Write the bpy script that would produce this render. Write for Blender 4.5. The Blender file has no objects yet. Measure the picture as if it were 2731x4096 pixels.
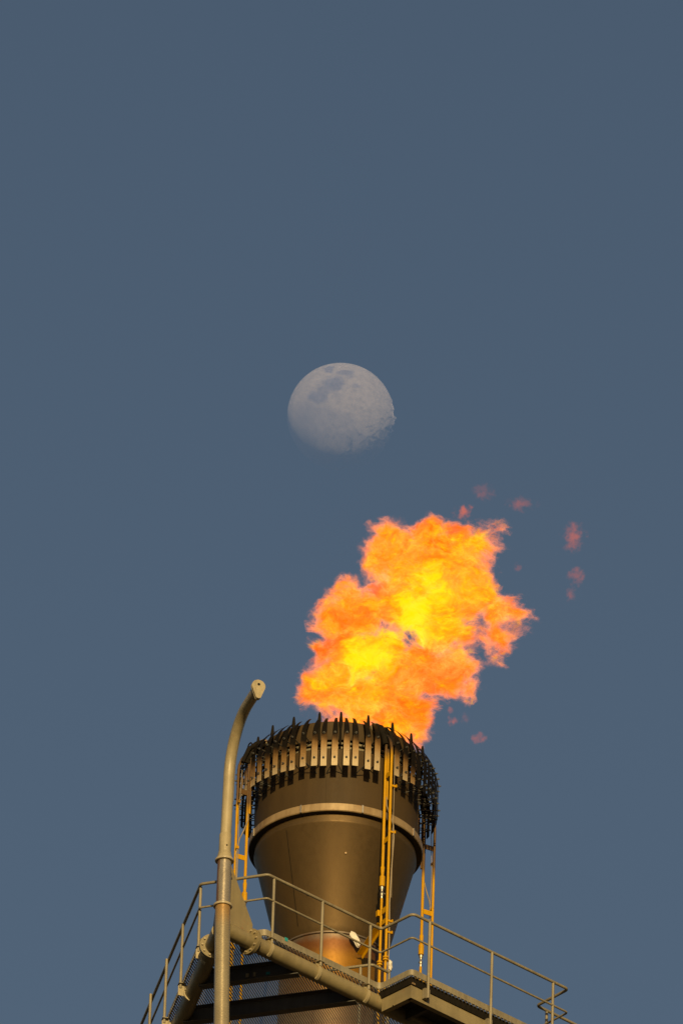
import bpy, bmesh, math, random
from mathutils import Vector, Matrix, noise as mnoise
R = math.radians
random.seed(7)
scene = bpy.context.scene
col = scene.collection

# ------------------------------------------------------------------ camera
W, H = 2731.0, 4096.0                 # photograph size
FPX = 46907.0                         # focal length in photograph pixels
ROLL = R(1.9)
CAM = Vector((0, 0, 1.7))
AX = Vector((0, 158.1, 0))            # stack axis on the ground
ZF = 91.87                            # underside of the big flange ring
S = 0.00388                           # metres per photograph pixel at the tip

def basis(az, el):
    f = Vector((math.sin(az)*math.cos(el), math.cos(az)*math.cos(el), math.sin(el)))
    r0 = Vector((math.cos(az), -math.sin(az), 0))
    u0 = r0.cross(f)
    return f, r0*math.cos(ROLL) + u0*math.sin(ROLL), u0*math.cos(ROLL) - r0*math.sin(ROLL)

def proj(p, b):
    d = p - CAM; f, r, u = b
    return W/2 + FPX*d.dot(r)/d.dot(f), H/2 - FPX*d.dot(u)/d.dot(f)

az, el = 0.0, R(31.3)
for _ in range(20):
    x, y = proj(Vector((AX.x, AX.y, ZF)), basis(az, el))
    ex, ey = (1341-x)/FPX, (3417-y)/FPX
    az += -ex; el += ey
    B = basis(az, el)
F_, R_, U_ = basis(az, el)

def ray(px, py):
    return (F_ + R_*((px-W/2)/FPX) + U_*((H/2-py)/FPX)).normalized()
def at_z(px, py, z):
    d = ray(px, py); return CAM + d*((z-CAM.z)/d.z)
def at_y(px, py, Y):
    d = ray(px, py); return CAM + d*((Y-CAM.y)/d.y)

cam = bpy.data.objects.new('camera', bpy.data.cameras.new('camera'))
col.objects.link(cam)
cam.data.sensor_fit = 'HORIZONTAL'; cam.data.sensor_width = 36
cam.data.lens = FPX/W*36
cam.data.clip_start = 1.0; cam.data.clip_end = 200000
cam.matrix_world = Matrix(((R_.x, U_.x, -F_.x, CAM.x), (R_.y, U_.y, -F_.y, CAM.y), (R_.z, U_.z, -F_.z, CAM.z), (0, 0, 0, 1)))
scene.camera = cam

# ------------------------------------------------------------------ light
SUN_EL, SUN_AZ = R(10.5), R(183.0-6.0)     # sun low behind the camera, a touch to its right
sdir = Vector((math.sin(SUN_AZ)*math.cos(SUN_EL), math.cos(SUN_AZ)*math.cos(SUN_EL), math.sin(SUN_EL)))
sun = bpy.data.objects.new('sun', bpy.data.lights.new('sun', 'SUN'))
col.objects.link(sun)
sun.data.energy = 4.5; sun.data.angle = R(0.53); sun.data.color = (1.0, 0.73, 0.32)
sun.rotation_euler = sdir.to_track_quat('Z', 'Y').to_euler()
world = bpy.data.worlds.new('World'); scene.world = world; world.use_nodes = True
wt = world.node_tree; bg = wt.nodes['Background']
sky = wt.nodes.new('ShaderNodeTexSky'); sky.sky_type = 'NISHITA'; sky.sun_disc = False
sky.sun_elevation = SUN_EL; sky.sun_rotation = SUN_AZ
sky.air_density = 1.0; sky.dust_density = 1.0; sky.ozone_density = 1.0; sky.altitude = 0
tint = wt.nodes.new('ShaderNodeVectorMath'); tint.operation = 'MULTIPLY'; tint.inputs[1].default_value = (1.015, 0.975, 0.98)
wt.links.new(sky.outputs[0], tint.inputs[0]); wt.links.new(tint.outputs[0], bg.inputs[0]); bg.inputs[1].default_value = 0.06
scene.view_settings.view_transform = 'Standard'; scene.view_settings.look = 'None'
scene.view_settings.exposure = 0; scene.view_settings.gamma = 1
scene.cycles.volume_step_rate = 0.22; scene.cycles.volume_max_steps = 400
scene.cycles.use_denoising = True
scene.cycles.max_bounces = 6; scene.cycles.transparent_max_bounces = 16

# ------------------------------------------------------------------ materials
class NT:
    def __init__(s, name):
        s.m = bpy.data.materials.new(name); s.m.use_nodes = True
        s.t = s.m.node_tree; s.t.nodes.clear()
        s.out = s.t.nodes.new('ShaderNodeOutputMaterial')
    def n(s, typ, **kw):
        nd = s.t.nodes.new(typ)
        for k, v in kw.items():
            if k == 'ins':
                for i, val in v.items():
                    if hasattr(val, 'is_output'): s.t.links.new(val, nd.inputs[i])
                    else: nd.inputs[i].default_value = val
            else: setattr(nd, k, v)
        return nd
    def math(s, op, a, b=0.0, c=None, clamp=False):
        ins = {0: a, 1: b}
        if c is not None: ins[2] = c
        return s.n('ShaderNodeMath', operation=op, use_clamp=clamp, ins=ins).outputs[0]
    def maprange(s, v, a, b, c=0.0, d=1.0, smooth=True):
        return s.n('ShaderNodeMapRange', interpolation_type='SMOOTHSTEP' if smooth else 'LINEAR', ins={0: v, 1: a, 2: b, 3: c, 4: d}).outputs[0]
    def mix(s, f, a, b):
        nd = s.n('ShaderNodeMix', data_type='RGBA')
        for k, v in ((0, f), (6, a), (7, b)):
            if hasattr(v, 'is_output'): s.t.links.new(v, nd.inputs[k])
            else: nd.inputs[k].default_value = v if k == 0 else (*v, 1)
        return nd.outputs[2]
    def noise(s, vec, scale, detail=4, rough=0.55, dist=0.0):
        return s.n('ShaderNodeTexNoise', ins={'Vector': vec, 'Scale': scale, 'Detail': detail, 'Roughness': rough, 'Distortion': dist})

def metal(name, colour, dark, rough=0.5, metallic=0.0, rust=0.0, rust_col=(0.20, 0.075, 0.018), scale=3.0, streak=1.0, bump=0.04, spec=0.5):
    """weathered steel or paint: blotchy colour, downward streaks, rust patches, uneven gloss"""
    k = NT(name)
    pos = k.n('ShaderNodeTexCoord').outputs['Object']
    a = k.noise(pos, scale, 6, 0.6).outputs[0]
    st = k.n('ShaderNodeMapping', ins={0: pos, 3: (scale*5, scale*5, scale*0.45)}).outputs[0]
    b = k.noise(st, 1.0, 4, 0.6).outputs[0]
    f = k.math('ADD', k.math('MULTIPLY', a, 1.0-0.5*streak), k.math('MULTIPLY', b, 0.5*streak))
    c = k.mix(k.maprange(f, 0.32, 0.66), dark, colour)
    if rust > 0:
        r = k.noise(pos, scale*1.7, 8, 0.65).outputs[0]
        rr = k.math('ADD', k.math('MULTIPLY', r, 0.6), k.math('MULTIPLY', b, 0.4))
        rf = k.maprange(rr, 0.62-0.14*rust, 0.74-0.14*rust)
        c = k.mix(k.math('MULTIPLY', rf, 0.85), c, rust_col)
    p = k.n('ShaderNodeBsdfPrincipled', ins={'Base Color': c, 'Metallic': metallic, 'Specular IOR Level': spec})
    fine = k.noise(pos, scale*14, 4, 0.6).outputs[0]
    k.t.links.new(k.maprange(fine, 0.25, 0.75, rough-0.05, rough+0.06), p.inputs['Roughness'])
    bp = k.n('ShaderNodeBump', ins={'Strength': bump, 'Distance': 0.004, 'Height': fine})
    k.t.links.new(bp.outputs[0], p.inputs['Normal'])
    k.t.links.new(p.outputs[0], k.out.inputs[0])
    return k

M = {}
M['cream'] = metal('weathered_cream_paint', (0.37, 0.31, 0.195), (0.26, 0.215, 0.13), 0.42, rust=0.25).m
M['cream_rust'] = metal('rust_stained_cream_paint', (0.40, 0.34, 0.235), (0.30, 0.245, 0.16), 0.34, rust=0.35, scale=2.2).m
M['plat'] = metal('dull_olive_cream_paint', (0.245, 0.200, 0.110), (0.165, 0.133, 0.072), 0.45, rust=0.22, scale=2.4, streak=0.6).m
M['plat_rust'] = metal('rust_spotted_olive_paint', (0.250, 0.204, 0.112), (0.175, 0.140, 0.078), 0.5, rust=0.75, scale=1.8).m
M['galv'] = metal('galvanised_steel', (0.265, 0.228, 0.155), (0.175, 0.150, 0.103), 0.5, 0.1, rust=0.08).m
M['galv_pale'] = metal('worn_bright_steel', (0.55, 0.50, 0.42), (0.32, 0.28, 0.22), 0.34, 0.7, rust=0.35, scale=4).m
M['drum'] = metal('oxidised_brown_steel', (0.062, 0.040, 0.018), (0.048, 0.031, 0.014), 0.6, 0.0, rust=0.05, scale=1.1, spec=0.15).m
M['cone'] = metal('smoke_browned_steel', (0.118, 0.076, 0.033), (0.098, 0.064, 0.029), 0.50, 0.62, scale=1.0, bump=0.03, spec=0.3).m
M['flange'] = metal('tan_scaled_steel', (0.34, 0.245, 0.135), (0.20, 0.13, 0.06), 0.5, 0.2, rust=0.5, scale=2.6).m
M['dark_flange'] = metal('shade_black_steel', (0.03, 0.024, 0.018), (0.02, 0.016, 0.012), 0.7, scale=3).m  # near-black tone puts the shade below the flange ring into the colour
M['soot'] = metal('sooty_steel', (0.014, 0.011, 0.008), (0.008, 0.007, 0.005), 0.85, scale=5, spec=0.1).m
M['dark_steel'] = metal('dark_grey_steel', (0.060, 0.058, 0.054), (0.035, 0.033, 0.031), 0.6, scale=2.5, rust=0.1).m
M['joist'] = metal('dark_painted_steel', (0.085, 0.083, 0.08), (0.06, 0.058, 0.056), 0.6, scale=1.5).m
M['grating'] = metal('grating_steel', (0.22, 0.20, 0.165), (0.13, 0.115, 0.095), 0.55, 0.2, scale=2, rust=0.1).m
M['white'] = metal('white_insulation', (0.72, 0.68, 0.62), (0.58, 0.53, 0.47), 0.8, scale=5).m
M['teal'] = metal('teal_tag_paint', (0.02, 0.26, 0.28), (0.015, 0.20, 0.22), 0.5, scale=6).m
M['cable'] = metal('grey_brown_cable', (0.30, 0.24, 0.17), (0.20, 0.16, 0.11), 0.6, scale=4).m
M['rustbox'] = metal('rust_orange_steel', (0.42, 0.14, 0.025), (0.22, 0.07, 0.015), 0.7, scale=5).m
M['ground'] = metal('dry_ground', (0.07, 0.055, 0.038), (0.045, 0.035, 0.025), 0.9, scale=0.05, bump=0.0).m

def yellow_paint():
    """yellow gas piping, blackened by soot towards its top end"""
    k = metal('yellow_pipe_paint', (0.52, 0.275, 0.0), (0.42, 0.215, 0.0), 0.5, rust=0.1, scale=3.5, spec=0.25)
    p = next(n for n in k.t.nodes if n.type == 'BSDF_PRINCIPLED')
    src = p.inputs['Base Color'].links[0].from_socket
    co = k.n('ShaderNodeTexCoord').outputs['Object']
    z = k.n('ShaderNodeSeparateXYZ', ins={0: co}).outputs[2]
    nn = k.noise(co, 5.0, 4).outputs[0]
    zz = k.math('ADD', z, k.math('MULTIPLY', k.math('SUBTRACT', nn, 0.5), 0.35))
    p.inputs['Specular IOR Level'].default_value = 0.2
    c = k.mix(k.maprange(k.math('ADD', zz, k.n('ShaderNodeAttribute', attribute_type='OBJECT', attribute_name='soot').outputs['Fac']), 0.80, 1.10), src, (0.10, 0.055, 0.02))
    c = k.mix(k.maprange(zz, 1.05, 1.30), c, (0.018, 0.015, 0.012))
    k.t.links.new(c, p.inputs['Base Color'])
    return k.m
M['yellow'] = yellow_paint()
def stained(name, z0, z1, colr, side):
    """cream pole paint with a rust run below a collar (side=False) or down one flank (side=True)"""
    k = metal(name, (0.40, 0.335, 0.21) if not side else (0.46, 0.395, 0.30), (0.30, 0.245, 0.15) if not side else (0.34, 0.285, 0.20), 0.26, 0.4 if not side else 0.6, rust=0.12, scale=2.6)
    p = next(n for n in k.t.nodes if n.type == 'BSDF_PRINCIPLED')
    src = p.inputs['Base Color'].links[0].from_socket
    co = k.n('ShaderNodeTexCoord').outputs['Object']
    sx_ = k.n('ShaderNodeSeparateXYZ', ins={0: co})
    nn = k.noise(k.n('ShaderNodeMapping', ins={0: co, 3: (14, 14, 1.5)}).outputs[0], 1.0, 5).outputs[0]
    if side:
        f = k.maprange(k.math('ADD', sx_.outputs[0], k.math('MULTIPLY', k.math('SUBTRACT', nn, 0.5), 0.10)), -0.062, -0.080)
    else:
        f = k.maprange(k.math('ADD', sx_.outputs[2], k.math('MULTIPLY', k.math('SUBTRACT', nn, 0.5), 0.5)), z0, z1)
    k.t.links.new(k.mix(k.math('MULTIPLY', f, 0.72), src, colr), p.inputs['Base Color'])
    return k.m

def strip_metal():
    """shield strips: pale steel below, heat-browned higher, sooty black at the curved tips"""
    k = NT('heat_tinted_strip_steel')
    co = k.n('ShaderNodeTexCoord').outputs['Object']
    rnd = k.n('ShaderNodeObjectInfo').outputs['Random']
    z = k.n('ShaderNodeSeparateXYZ', ins={0: co}).outputs[2]
    nn = k.noise(co, 6.0, 5, 0.6).outputs[0]
    zz = k.math('ADD', z, k.math('MULTIPLY', k.math('SUBTRACT', nn, 0.5), 0.22))
    zz = k.math('ADD', zz, k.math('MULTIPLY', k.math('SUBTRACT', rnd, 0.5), 0.10))
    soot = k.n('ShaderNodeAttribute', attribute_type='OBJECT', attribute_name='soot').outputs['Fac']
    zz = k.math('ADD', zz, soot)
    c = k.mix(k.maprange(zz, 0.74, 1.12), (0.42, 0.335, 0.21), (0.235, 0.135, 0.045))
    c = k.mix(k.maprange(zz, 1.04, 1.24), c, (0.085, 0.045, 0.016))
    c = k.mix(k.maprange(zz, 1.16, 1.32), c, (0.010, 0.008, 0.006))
    fine = k.noise(co, 40.0, 4, 0.6).outputs[0]
    p = k.n('ShaderNodeBsdfPrincipled', ins={'Base Color': c, 'Metallic': 0.15, 'Specular IOR Level': k.maprange(zz, 1.0, 1.25, 0.4, 0.05)})
    k.t.links.new(k.maprange(fine, 0.25, 0.75, 0.42, 0.66), p.inputs['Roughness'])
    k.t.links.new(p.outputs[0], k.out.inputs[0])
    return k.m
M['strip'] = strip_metal()

def neck_metal():
    """heat-blued copper-brown neck below the cone"""
    k = NT('heat_coloured_neck_steel')
    co = k.n('ShaderNodeTexCoord').outputs['Object']
    z = k.n('ShaderNodeSeparateXYZ', ins={0: co}).outputs[2]
    nn = k.noise(co, 2.2, 6, 0.6).outputs[0]
    zz = k.math('ADD', z, k.math('MULTIPLY', k.math('SUBTRACT', nn, 0.5), 0.30))
    c = k.mix(k.maprange(zz, -1.83, -2.02), (0.17, 0.135, 0.10), (0.15, 0.055, 0.010))
    c = k.mix(k.maprange(zz, -2.02, -2.30), c, (0.25, 0.115, 0.007))
    c = k.mix(k.maprange(zz, -2.6, -3.6), c, (0.27, 0.19, 0.115))
    p = k.n('ShaderNodeBsdfPrincipled', ins={'Base Color': c, 'Metallic': 0.55})
    fine = k.noise(co, 20.0, 4, 0.6).outputs[0]
    k.t.links.new(k.maprange(fine, 0.25, 0.75, 0.40, 0.56), p.inputs['Roughness'])
    k.t.links.new(p.outputs[0], k.out.inputs[0])
    return k.m
M['neck'] = neck_metal()

# ------------------------------------------------------------------ mesh helpers
class MB:
    def __init__(s): s.v = []; s.f = []
    def add(s, vs, fs):
        o = len(s.v); s.v += [tuple(p) for p in vs]; s.f += [tuple(i+o for i in q) for q in fs]; return s
    def tube(s, pts, r, n=12, caps=True):
        pts = [Vector(p) for p in pts]; rs = r if isinstance(r, (list, tuple)) else [r]*len(pts)
        vs = []; fs = []; ref = None
        for i, p in enumerate(pts):
            if i == 0: t = pts[1]-p
            elif i == len(pts)-1: t = p-pts[i-1]
            else: t = (pts[i+1]-p).normalized() + (p-pts[i-1]).normalized()
            t.normalize()
            if ref is None: ref = Vector((0, 0, 1)) if abs(t.z) < 0.9 else Vector((1, 0, 0))
            a = (ref - t*ref.dot(t)).normalized(); b = t.cross(a); ref = a
            k = 1.0
            if 0 < i < len(pts)-1:
                c = (p-pts[i-1]).normalized().dot((pts[i+1]-p).normalized()); k = 1.0/max(0.5, math.sqrt((1+c)/2))
            for j in range(n):
                q = 2*math.pi*j/n
                vs.append(p + (a*math.cos(q)+b*math.sin(q))*rs[i])
        for i in range(len(pts)-1):
            for j in range(n):
                k2 = (j+1) % n
                fs.append((i*n+j, i*n+k2, (i+1)*n+k2, (i+1)*n+j))
        if caps:
            fs.append(tuple(range(n-1, -1, -1))); fs.append(tuple(range((len(pts)-1)*n, len(pts)*n)))
        return s.add(vs, fs)
    def lathe(s, prof, n=96, c=(0, 0), closed=False):
        vs = []; fs = []
        for r, z in prof:
            for j in range(n):
                q = 2*math.pi*j/n; vs.append((c[0]+r*math.sin(q), c[1]-r*math.cos(q), z))
        m = len(prof)
        for i in range(m if closed else m-1):
            i2 = (i+1) % m
            for j in range(n):
                k = (j+1) % n; fs.append((i*n+j, i*n+k, i2*n+k, i2*n+j))
        return s.add(vs, fs)
    def box(s, c, ax, ay, az_, hx, hy, hz, bev=0.0):
        c = Vector(c); ax, ay, az_ = (Vector(q).normalized() for q in (ax, ay, az_))
        vs = [c+ax*(i*hx)+ay*(j*hy)+az_*(k*hz) for i in (-1, 1) for j in (-1, 1) for k in (-1, 1)]
        return s.add(vs, [(0, 1, 3, 2), (4, 6, 7, 5), (0, 4, 5, 1), (2, 3, 7, 6), (0, 2, 6, 4), (1, 5, 7, 3)])
    def bar(s, a, b, w, h, up=(0, 0, 1)):
        a = Vector(a); b = Vector(b); t = (b-a); L = t.length; t.normalize()
        u = Vector(up); u = (u - t*u.dot(t)).normalized(); side = t.cross(u)
        return s.box((a+b)/2, t, side, u, L/2, w/2, h/2)
    def prism(s, poly, nrm, th):
        nrm = Vector(nrm).normalized()*th/2; n = len(poly)
        vs = [Vector(p)+nrm for p in poly] + [Vector(p)-nrm for p in poly]
        fs = [tuple(range(n)), tuple(range(2*n-1, n-1, -1))] + [(i, i+n, (i+1) % n+n, (i+1) % n) for i in range(n)]
        return s.add(vs, fs)
    def mesh(s, name, mat, smooth=True):
        me = bpy.data.meshes.new(name); me.from_pydata(s.v, [], s.f)
        bm = bmesh.new(); bm.from_mesh(me); bmesh.ops.recalc_face_normals(bm, faces=bm.faces)
        if smooth:
            for f in bm.faces: f.smooth = True
            for e in bm.edges:
                if len(e.link_faces) == 2 and e.calc_face_angle(0) > R(38): e.smooth = False
        bm.to_mesh(me); bm.free(); me.materials.append(mat); return me
    def obj(s, name, mat, parent=None, smooth=True):
        o = bpy.data.objects.new(name, s.mesh(name, mat, smooth)); col.objects.link(o)
        if parent: o.parent = parent
        return o

def tag(o, label=None, cat=None, group=None, kind=None):
    if label: o['label'] = label
    if cat: o['category'] = cat
    if group: o['group'] = group
    if kind: o['kind'] = kind
    return o
def empty(name, loc, label, cat, group=None):
    o = bpy.data.objects.new(name, None); col.objects.link(o); o.location = loc
    o.empty_display_size = 0.2
    return tag(o, label, cat, group)

def split(o):
    """every loose piece of a mesh becomes an object of its own beside it"""
    me = o.data; adj = {}
    par = list(range(len(me.vertices)))
    def find(a):
        while par[a] != a: par[a] = par[par[a]]; a = par[a]
        return a
    for e in me.edges:
        a, b = find(e.vertices[0]), find(e.vertices[1])
        if a != b: par[a] = b
    groups = {}
    for p in me.polygons: groups.setdefault(find(p.vertices[0]), []).append(p)
    if len(groups) < 2: return [o]
    base = o.name.split('.')[0]; out = []
    for polys in groups.values():
        idx = {}; vs = []; fs = []; sm = []
        for p in polys:
            q = []
            for i in p.vertices:
                if i not in idx: idx[i] = len(vs); vs.append(tuple(me.vertices[i].co))
                q.append(idx[i])
            fs.append(q); sm.append(p.use_smooth)
        m = MB().add(vs, fs).mesh(base, me.materials[0], any(sm))
        c = bpy.data.objects.new(base, m); col.objects.link(c); c.parent = o.parent; c.matrix_local = o.matrix_local.copy(); out.append(c)
    bpy.data.objects.remove(o)
    return out

def arc_pts(p0, p1, p2, rad, n=6):
    """rounded corner at p1 between p0 and p2"""
    a = (p0-p1).normalized(); b = (p2-p1).normalized()
    half = a.angle(b)/2; d = rad/math.tan(half)
    d = min(d, (p0-p1).length*0.45, (p2-p1).length*0.45); rad = d*math.tan(half)
    s0 = p1+a*d; s1 = p1+b*d; c = p1+(a+b).normalized()*(rad/math.sin(half))
    v0 = s0-c; v1 = s1-c; ang = v0.angle(v1); axis = v0.cross(v1).normalized()
    return [c + (Matrix.Rotation(ang*i/n, 3, axis) @ v0) for i in range(n+1)]
def rounded(poly, rad, n=6):
    out = [poly[0]]
    for i in range(1, len(poly)-1): out += arc_pts(poly[i-1], poly[i], poly[i+1], rad, n)
    return out + [poly[-1]]

# ------------------------------------------------------------------ ground
g = MB(); g.add([(-6e4, -6e4, 0), (6e4, -6e4, 0), (6e4, 6e4, 0), (-6e4, 6e4, 0)], [(0, 1, 2, 3)])
tag(g.obj('ground', M['ground'], smooth=False), kind='structure')

# ------------------------------------------------------------------ flare stack
tip = empty('flare_stack', (AX.x, AX.y, ZF), 'brown steel flare stack tip with flared cone and a crown of curved metal strips', 'flare stack')
RD = 1.277
MB().lathe([(1.05, -0.05), (1.05, 0.15), (RD, 0.145), (RD, 1.14), (RD-0.02, 1.14), (RD-0.02, 0.2)], 128).obj('wind_drum', M['drum'], tip)
MB().lathe([(RD-0.03, 1.31), (RD-0.03, 1.62), (RD-0.02, 1.64), (RD-0.008, 1.64), (RD, 1.63), (RD, 1.31)], 128, closed=True).obj('rim_ring', M['drum'], tip)
MB().lathe([(1.10, 0.9), (1.10, 1.58), (1.08, 1.58), (1.08, 0.9)], 96, closed=True).obj('inner_barrel', M['soot'], tip)
fl = MB().lathe([(1.277, 0.0), (1.342, 0.0), (1.354, 0.012), (1.354, 0.128), (1.342, 0.14), (1.277, 0.14)], 160).obj('flange_ring', M['flange'], tip)
MB().lathe([(1.20, -0.004), (1.345, -0.004)], 128).obj('flange_underside', M['dark_flange'], tip)
j = MB()
for a in (-24, 17, 62, -70, 150, 210):
    q = R(a); d = Vector((math.sin(q), -math.cos(q), 0)); t = Vector((d.y, -d.x, 0))
    j.box(d*1.358+Vector((0, 0, 0.07)), t, d, (0, 0, 1), 0.012, 0.010, 0.066)
split(j.obj('flange_joint', M['galv_pale'], fl))
MB().lathe([(1.255, -0.004), (1.255, -0.118), (1.262, -0.121), (1.262, -0.132), (1.248, -0.15), (0.86, -1.74), (0.815, -1.83)], 160).obj('cone', M['cone'], tip)
MB().lathe([(0.812, -1.83), (0.835, -1.835), (0.835, -1.86), (0.808, -1.87), (0.808, -5.5)], 128).obj('neck', M['neck'], tip)
MB().lathe([(0.80, -5.4), (0.80, -ZF)], 64).obj('riser_pipe', M['drum'], tip)
for th, z0, z1, r0, r1 in ((-38, -0.17, -1.70, 1.2445, 0.8745), (142, -0.17, -1.70, 1.2445, 0.8745), (-8, 0.15, 1.13, RD, RD), (-98, 0.15, 1.13, RD, RD), (82, 0.15, 1.13, RD, RD)):
    q = R(th); d = Vector((math.sin(q), -math.cos(q), 0))
    MB().tube([d*r0+Vector((0, 0, z0)), d*r1+Vector((0, 0, z1))], 0.0045, 6).obj('weld_seam', M['drum'] if z0 > 0 else M['soot'], tip)
for th, zz in ((8, -0.62), (-24, -1.25)):
    q = R(th); r_ = 1.248-0.388*(-zz-0.15)/1.59; d = Vector((math.sin(q), -math.cos(q), 0))
    MB().tube([d*(r_-0.01)+Vector((0, 0, zz)), d*(r_+0.016)+Vector((0, 0, zz-0.004))], 0.016, 8).obj('lug', M['flange'], tip)
# manifold pipes in the slot under the rim
mf = MB()
for rr, zz, rad in ((1.235, 1.265, 0.022), (1.20, 1.205, 0.024)):
    n = 96
    mf.tube([(rr*math.sin(2*math.pi*i/n), -rr*math.cos(2*math.pi*i/n), zz) for i in range(n+1)], rad, 8, caps=False)
split(mf.obj('manifold_ring', M['galv'], tip))
sp = MB()
for i in range(20):
    q = 2*math.pi*(i+0.4)/20; d = Vector((math.sin(q), -math.cos(q), 0)); t = Vector((-d.y, d.x, 0))
    sp.box(d*(RD-0.06)+Vector((0, 0, 1.225)), t, d, (0, 0, 1), 0.012, 0.05, 0.10)
split(sp.obj('rim_support', M['soot'], tip))
# weld lug on the drum
# shield strips: one mesh and one set of rods, copied round the drum
RS = 1.565
def strip_mesh():
    prof = [(RS, 0.686, 0.047), (RS, 0.95, 0.047), (RS, 1.20, 0.046)]
    for i in range(1, 11):
        t = i/10; prof.append((RS-0.275*t**2.1, 1.19+0.535*t-0.03*t*t, 0.046-0.028*t**1.4))
    vs = []; fs = []; th = 0.008
    for r, z, w in prof:
        vs += [(-w, -r, z), (w, -r, z), (w, -r+th, z), (-w, -r+th, z)]
    for i in range(len(prof)-1):
        for a in range(4):
            b = (a+1) % 4; fs.append((i*4+a, i*4+b, i*4+4+b, i*4+4+a))
    m = len(vs); fs += [(3, 2, 1, 0), (m-4, m-3, m-2, m-1)]
    return MB().add(vs, fs).mesh('shield_strip', M['strip'])
sm = strip_mesh()
# a threaded rod with its nut, one lathe from the drum out through the strip
rods = MB().tube([(0, -RD+0.03, 0), (0, -RS-0.002, 0), (0, -RS-0.0025, 0), (0, -RS-0.016, 0), (0, -RS-0.0165, 0), (0, -RS-0.038, 0)],
                 [0.0095, 0.0095, 0.018, 0.018, 0.010, 0.010], 8)
rm = rods.mesh('standoff_rod', M['dark_steel'])
bms = [MB().tube([(0.01*s_, -RS+0.02, 0.80), (0.13*s_, -RD+0.01, 0.70)], 0.0085, 6).mesh('brace', M['dark_steel']) for s_ in (-1, 1)]
meas = [-57.3, -50.9, -44.6, -38.6, -32.9, -27.1, -20.3, -14, -8, -2.1, 4.3, 9.5, 16.6, 22.6, 35.2, 41.4, 47.6, 53.2]
angs = meas + [59+6*i for i in range(41)]
angs = [a for a in angs if a < 300 and not (113 < a < 122) and not (203 < a < 212)]
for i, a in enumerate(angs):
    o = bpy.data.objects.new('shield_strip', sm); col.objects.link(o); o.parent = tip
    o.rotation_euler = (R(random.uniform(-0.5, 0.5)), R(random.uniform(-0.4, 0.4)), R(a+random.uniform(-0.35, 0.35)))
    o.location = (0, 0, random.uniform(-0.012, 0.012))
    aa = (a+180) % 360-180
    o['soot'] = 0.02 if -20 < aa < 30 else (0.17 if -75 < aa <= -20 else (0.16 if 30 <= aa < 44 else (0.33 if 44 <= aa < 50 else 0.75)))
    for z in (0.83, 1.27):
        c = bpy.data.objects.new('standoff_rod', rm); col.objects.link(c); c.parent = o; c.location = (0, 0, z)
    if i % 3 == 0:
        for b3 in bms:
            c = bpy.data.objects.new('brace', b3); col.objects.link(c); c.parent = o
# injector rods that stand between the strips
nz = MB().tube([(0, -1.345, 1.18), (0, -1.36, 1.50), (0, -1.36, 1.60), (0, -1.355, 1.735), (0, -1.355, 1.76)], [0.020, 0.020, 0.030, 0.019, 0.013], 10)
nz.tube([(0, -1.25, 1.26), (0, -1.345, 1.20)], 0.012, 6)
nm = nz.mesh('injector_rod', M['soot'])
for i in range(20):
    o = bpy.data.objects.new('injector_rod', nm); col.objects.link(o); o.parent = tip
    o.rotation_euler = (0, 0, R(0.8+18.2*i + (0 if i else 0)))

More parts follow.
